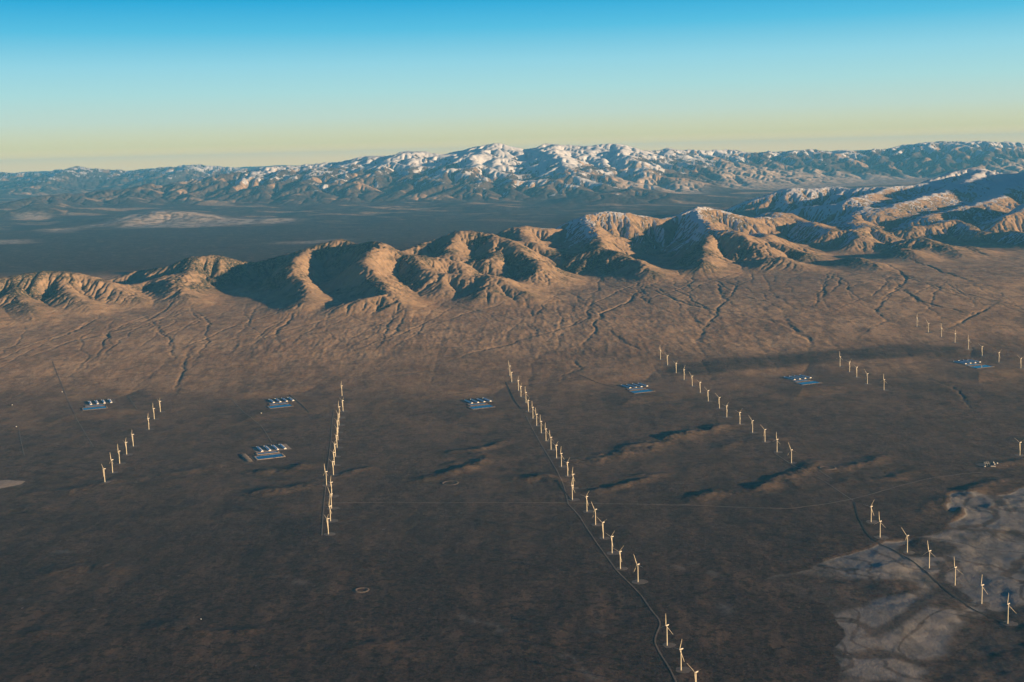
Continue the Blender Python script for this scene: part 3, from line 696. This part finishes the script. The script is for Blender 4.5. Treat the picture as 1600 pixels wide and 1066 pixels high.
road('dirt_road', [(505,786),(600,785),(700,786),(800,785.5),(888,786),(1000,788),(1100,790),(1180,794),(1235,795),(1290,788),(1340,778),(1390,764),(1450,748),(1500,741),(1535,738)], 10, TRACK)
for pts in ([(888,788),(905,806),(916,824),(930,845),(945,866),(962,890),(985,913),(1002,930),(1015,950),(1030,968),(1033,975),(1026,990),(1022,1003),(1032,1022),(1045,1042),(1056,1064),(1064,1085)],
            [(503,837),(505,800),(509,760),(513,720),(517,690),(519,660),(522,640)],
            [(822,650),(833,672),(846,695),(858,715),(870,735),(882,762),(888,788)],
            [(82,565),(99,608),(120,655),(132,675),(146,698)], [(199,618),(215,640)], [(360,622),(382,645),(408,665),(425,692)], [(29,668),(33,690),(38,712)],
            [(1210,708),(1245,730),(1285,750),(1333,782)], [(330,655),(362,652)], [(1280,735),(1300,748)]):
    road('dirt_track', pts, 6.5, TRACK, .8)
for pts in ([(1335,785),(1340,806),(1352,830),(1362,842),(1400,862),(1440,888),(1455,902),(1490,932),(1515,950),(1545,964),(1572,974)], [(818,603),(860,597),(905,589)],
            [(790,597),(797,612),(805,628),(815,640)], [(905,586),(930,597),(960,605)], [(452,617),(470,632),(482,645)], [(740,612),(700,617)], [(893,782),(870,750)]):
    road('dirt_track', pts, 8, DARKTRACK, .9)

# ---- livestock barns with their ponds
def make_barn(label, group):
    t = thing('barn', label, 'barn', (0, 0, 0), 0, group)
    W2, L2, E, RG = 7.5, 68.0, 3.6, 7.4
    b = bmesh.new(); v = [b.verts.new(p) for p in ((-W2,-L2,-1),(W2,-L2,-1),(W2,-L2,E),(0,-L2,RG-.3),(-W2,-L2,E),(-W2,L2,-1),(W2,L2,-1),(W2,L2,E),(0,L2,RG-.3),(-W2,L2,E))]
    for f in ((0,1,2,3,4),(9,8,7,6,5),(1,6,7,2),(0,4,9,5)): b.faces.new([v[i] for i in f])
    obj('wall', b, BWALL, t)
    b = bmesh.new(); o_ = 1.0; s = (RG - E) / W2
    for sg in (-1, 1):
        x1 = sg * (W2 + o_); z1 = E - s * o_ + .05
        q = [(0, -L2 - .8, RG), (x1, -L2 - .8, z1), (x1, L2 + .8, z1), (0, L2 + .8, RG)]
        top = [b.verts.new(p) for p in q]; bot = [b.verts.new((p[0], p[1], p[2] - .22)) for p in q]
        b.faces.new(top); b.faces.new(bot[::-1])
        for i in range(4): b.faces.new((top[i], bot[i], bot[(i+1) % 4], top[(i+1) % 4]))
    bmesh.ops.recalc_face_normals(b, faces=b.faces); rf = obj('roof', b, BROOF, t)
    b = bmesh.new(); box(b, -.7, .7, -L2 * .9, L2 * .9, RG - .1, RG + .7); obj('ridge_vent', b, BINM, rf)
    b = bmesh.new(); box(b, -2.2, 2.2, -L2 - .15, -L2 + .1, 0, 3.2); obj('door', b, DOORM, t)
    b = bmesh.new(); rings(b, [(.5, 0), (.6, 1.6), (2.2, 3.6), (2.2, 8.4), (.4, 9.8)], 14)
    s_ = obj('feed_bin', b, BINM, t, True); s_.location = (-W2 - 3.2, L2 - 6, 0)
    return t
def pond(cx, cy, cz, lx, ly, w, d, earth):
    def P(a, b_, z): return (cx + UX[0] * (lx + a) + UY[0] * (ly + b_), cy + UX[1] * (lx + a) + UY[1] * (ly + b_), cz + z)
    b = bmesh.new(); L = []
    for g, z in ((13, -.8), (6, 2.6), (3, 2.6), (-5, .2)):
        rw, rd, c = w / 2 + g, d / 2 + g, 7; ring = []
        for sx_, sy_ in ((1, 1), (-1, 1), (-1, -1), (1, -1)):
            for a in ((0, .25, .5, .75, 1) if sx_ * sy_ > 0 else (1, .75, .5, .25, 0)):
                ring.append(b.verts.new(P(sx_ * (rw - c + c * math.cos(a * math.pi / 2)), sy_ * (rd - c + c * math.sin(a * math.pi / 2)), z + rnd.uniform(-.15, .15))))
        L.append(ring)
    n = len(L[0])
    for p, q in zip(L[:-1], L[1:]):
        for i in range(n): b.faces.new((p[i], p[(i+1) % n], q[(i+1) % n], q[i]))
    bmesh.ops.recalc_face_normals(b, faces=b.faces); struct('pond_embankment', b, earth)
    b = bmesh.new(); b.faces.new([b.verts.new(P(sx_ * (w / 2 - 1), sy_ * (d / 2 - 1), 1.3)) for sx_, sy_ in ((-1, -1), (1, -1), (1, 1), (-1, 1))]); struct('pond_water', b, WATER)
BN = ['leftmost', 'second from left', 'third from left', 'rightmost']
PALEYARD = mat('pale_gravel', (.33, .265, .195), .95, (.04, .2))
barn0 = None; RZ = math.atan2(-UY[0], UY[1])
for ci, ((cx, cy, cz), (px, py, where)) in enumerate(zip(CPTS, COMPLEX)):
    for k in range(4):
        lx, ly = -22 + 50 * k, 122
        loc = (cx + UX[0] * lx + UY[0] * ly, cy + UX[1] * lx + UY[1] * ly, cz)
        lab = f'white barn, {BN[k]} {where}'
        if barn0 is None: barn0 = make_barn(lab, 'livestock barns beside ponds'); barn0.location = loc; barn0.rotation_euler = (0, 0, RZ)
        else: dup(barn0, loc, RZ, lab, 'livestock barns beside ponds')
    b = bmesh.new(); b.faces.new([b.verts.new((cx + UX[0] * a + UY[0] * c, cy + UX[1] * a + UY[1] * c, cz + .45)) for a, c in ((-62, 34), (165, 30), (168, 205), (-60, 208))]); struct('gravel_yard', b, PALEYARD if ci == 2 else GRAVEL)
    pond(cx, cy, cz, 0, 2, 128, 38, PALEYARD if ci == 2 else BERM); pond(cx, cy, cz, -12, -108, 165, 88, PALEYARD if ci == 2 else BERM)
cx, cy, cz = CPTS[2]
b = bmesh.new(); n = 26; L = []
for i in range(n + 1):
    f = i / n; hgt = 6.5 * math.sin(math.pi * f) ** .35 * (1 + .25 * math.sin(i * 2.3)); row = []
    for s in (-1, -.6, -.25, .2, .6, 1):
        lx = -150 + s * 21 + 3 * math.sin(i * 1.3); ly = 60 - 250 * f
        row.append(b.verts.new((UX[0] * lx + UY[0] * ly, UX[1] * lx + UY[1] * ly, -.6 + hgt * (1 - s * s) ** .6 + rnd.uniform(-.3, .3))))
    L.append(row)
for p, q in zip(L[:-1], L[1:]):
    for i in range(5): b.faces.new((p[i], q[i], q[i+1], p[i+1]))
bmesh.ops.recalc_face_normals(b, faces=b.faces)
g = obj('gravel_pile', b, GRAVEL); g.location = (cx, cy, cz); g['label'] = 'long pale gravel pile left of the ponds nearest the camera'; g['category'] = 'gravel pile'

b = bmesh.new(); Q = [ground(*q) for q in ((-30, 753), (12, 750), (40, 752), (33, 757), (8, 762), (-30, 770))]
cq = sum(Q, Vector()) / 6; vc = b.verts.new((cq.x, cq.y, hz(cq.x, cq.y) + 3.5)); vq = [b.verts.new((q.x, q.y, q.z + .5)) for q in Q]
for i in range(6): b.faces.new((vc, vq[i], vq[(i + 1) % 6]))
bmesh.ops.recalc_face_normals(b, faces=b.faces); struct('gravel_yard', b, PALEYARD)
# ---- ring shaped earth banks
for px, py, rx, ry in ((703, 755, 44, 44), (565, 922, 27, 27), (1293, 731, 44, 40)):
    c = ground(px, py); b = bmesh.new(); L = []
    for g_, z in ((9, -.6), (2, 2.1), (-2, 2.0), (-9, -.4)):
        L.append([b.verts.new((c.x + (rx + g_) * math.cos(a), c.y + (ry + g_) * math.sin(a), hz(c.x + (rx + g_) * math.cos(a), c.y + (ry + g_) * math.sin(a)) + z * rnd.uniform(.85, 1.15))) for a in [2*math.pi*i/36 for i in range(36)]])
    for p, q in zip(L[:-1], L[1:]):
        for i in range(36): b.faces.new((p[i], p[(i+1) % 36], q[(i+1) % 36], q[i]))
    bmesh.ops.recalc_face_normals(b, faces=b.faces); struct('earth_bank', b, DULL, True)

# ---- substation at the right
def small_house(name, label, cat, loc, w, d, h, rz, wallm, roofm, group=None):
    t = thing(name, label, cat, loc, rz, group)
    b = bmesh.new(); box(b, -w/2, w/2, -d/2, d/2, -.5, h); obj('wall', b, wallm, t)
    b = bmesh.new(); v = [b.verts.new(p) for p in ((-w/2-.4,-d/2-.4,h+.02),(w/2+.4,-d/2-.4,h+.02),(w/2+.4,d/2+.4,h+.02),(-w/2-.4,d/2+.4,h+.02),(0,-d/2-.4,h+w*.22),(0,d/2+.4,h+w*.22))]
    for f in ((0,3,2,1),(0,4,5,3),(1,2,5,4),(0,1,4),(3,5,2)): b.faces.new([v[i] for i in f])
    obj('roof', b, roofm, t)
    b = bmesh.new(); box(b, -1, 1, -d/2 - .1, -d/2 + .05, 0, 2.4); obj('door', b, DOORM, t)
    return t
SUBW = mat('painted_block', (.33, .30, .26), .8, (.3, .1)); SUBR = mat('dull_roof', (.22, .22, .22), .7)
sc_ = ground(1548, 727)
def sub(dx, dy): return Vector((sc_.x + dx, sc_.y + dy, hz(sc_.x + dx, sc_.y + dy) + .5))
b = bmesh.new(); b.faces.new([b.verts.new(sub(x, y)) for x, y in ((-62, -60), (62, -40), (55, 75), (-70, 55))]); struct('gravel_yard', b, GRAVEL)
small_house('control_building', 'long pale control building at the front of the substation yard', 'building', sub(2, -32), 10, 28, 4.5, R(80), SUBW, SUBR)
small_house('control_building', 'small pale control building at the left corner of the substation yard', 'building', sub(-45, -22), 9, 14, 4, R(20), SUBW, SUBR)
def make_transformer(label):
    t = thing('transformer', label, 'transformer', (0, 0, 0), R(20), 'transformers in the substation')
    b = bmesh.new(); box(b, -4, 4, -3, 3, -.3, 5); obj('tank', b, STEEL, t)
    b = bmesh.new()
    for i in range(6): box(b, -3.6 + i * 1.3, -3 + i * 1.3, 3.1, 4.6, .5, 4.5)
    obj('radiator', b, STEEL, t)
    for x in (-2.5, 0, 2.5):
        b = bmesh.new(); rings(b, [(.4, 5), (.5, 5.6), (.3, 6), (.45, 6.6), (.2, 7.6)], 10); o = obj('bushing', b, BWALL, t); o.location = (x, 0, 0)
    return t
tr = make_transformer('grey transformer at the right rear corner of the substation'); tr.location = sub(44, 18)
dup(tr, sub(34, 48), R(20), 'grey transformer at the back of the substation')
dup(tr, sub(24, 6), R(20), 'grey transformer in the middle of the substation yard')
def make_gantry(label):
    t = thing('steel_gantry', label, 'gantry', (0, 0, 0), R(12), 'steel gantries in the substation')
    for x in (-14, 0, 14):
        b = bmesh.new(); box(b, x - .5, x + .5, -.5, .5, -.5, 12); obj('post', b, STEEL, t)
    b = bmesh.new(); box(b, -15, 15, -.6, .6, 12, 13.1); obj('beam', b, STEEL, t); return t
ga = make_gantry('grey steel gantry at the front of the substation'); ga.location = sub(-18, 2)
dup(ga, sub(-14, 30), R(12), 'grey steel gantry at the back left of the substation')

# ---- lone sheds
for px, py, lab in ((19, 633, 'small white shed alone near the left edge, upper of two'), (25.5, 667, 'small white shed beside a track near the left edge, lower of two'),
                    (97, 612.5, 'small white shed beside the straight track at far left'), (314, 968, 'tiny white shed alone on the dark foreground plain'), (408, 646, 'small white shed beside the track left of centre')):
    p = ground(px, py); small_house('shed', lab, 'shed', (p.x, p.y, p.z + .2), *((3, 5, 2.5) if py > 900 else (5, 7, 3.5)), R(40), BWALL, BROOF, 'lone sheds on the plain')
print('objects', round(time.time() - T0, 1))

# ------------------------------------------------------------------ haze
bm = bmesh.new(); bmesh.ops.create_cube(bm, size=1)
for v in bm.verts: v.co = Vector((v.co.x * 150000, 41500 + v.co.y * 123000, 1160 + v.co.z * 2400))
me = bpy.data.meshes.new('haze'); bm.to_mesh(me); bm.free()
hz_o = bpy.data.objects.new('haze', me); COL.objects.link(hz_o); hz_o['kind'] = 'stuff'
HM = bpy.data.materials.new('haze'); HM.use_nodes = True; t = HM.node_tree; t.nodes.clear()
mo = t.nodes.new('ShaderNodeOutputMaterial'); pv = t.nodes.new('ShaderNodeVolumePrincipled')
pv.inputs['Color'].default_value = (*HAZE_COLOR, 1); pv.inputs['Density'].default_value = HAZE_DENSITY; pv.inputs['Anisotropy'].default_value = 0.0
t.links.new(pv.outputs[0], mo.inputs['Volume']); me.materials.append(HM)
print('zmin/max', Z.min(), Z.max(), len(rows), round(time.time() - T0, 1))
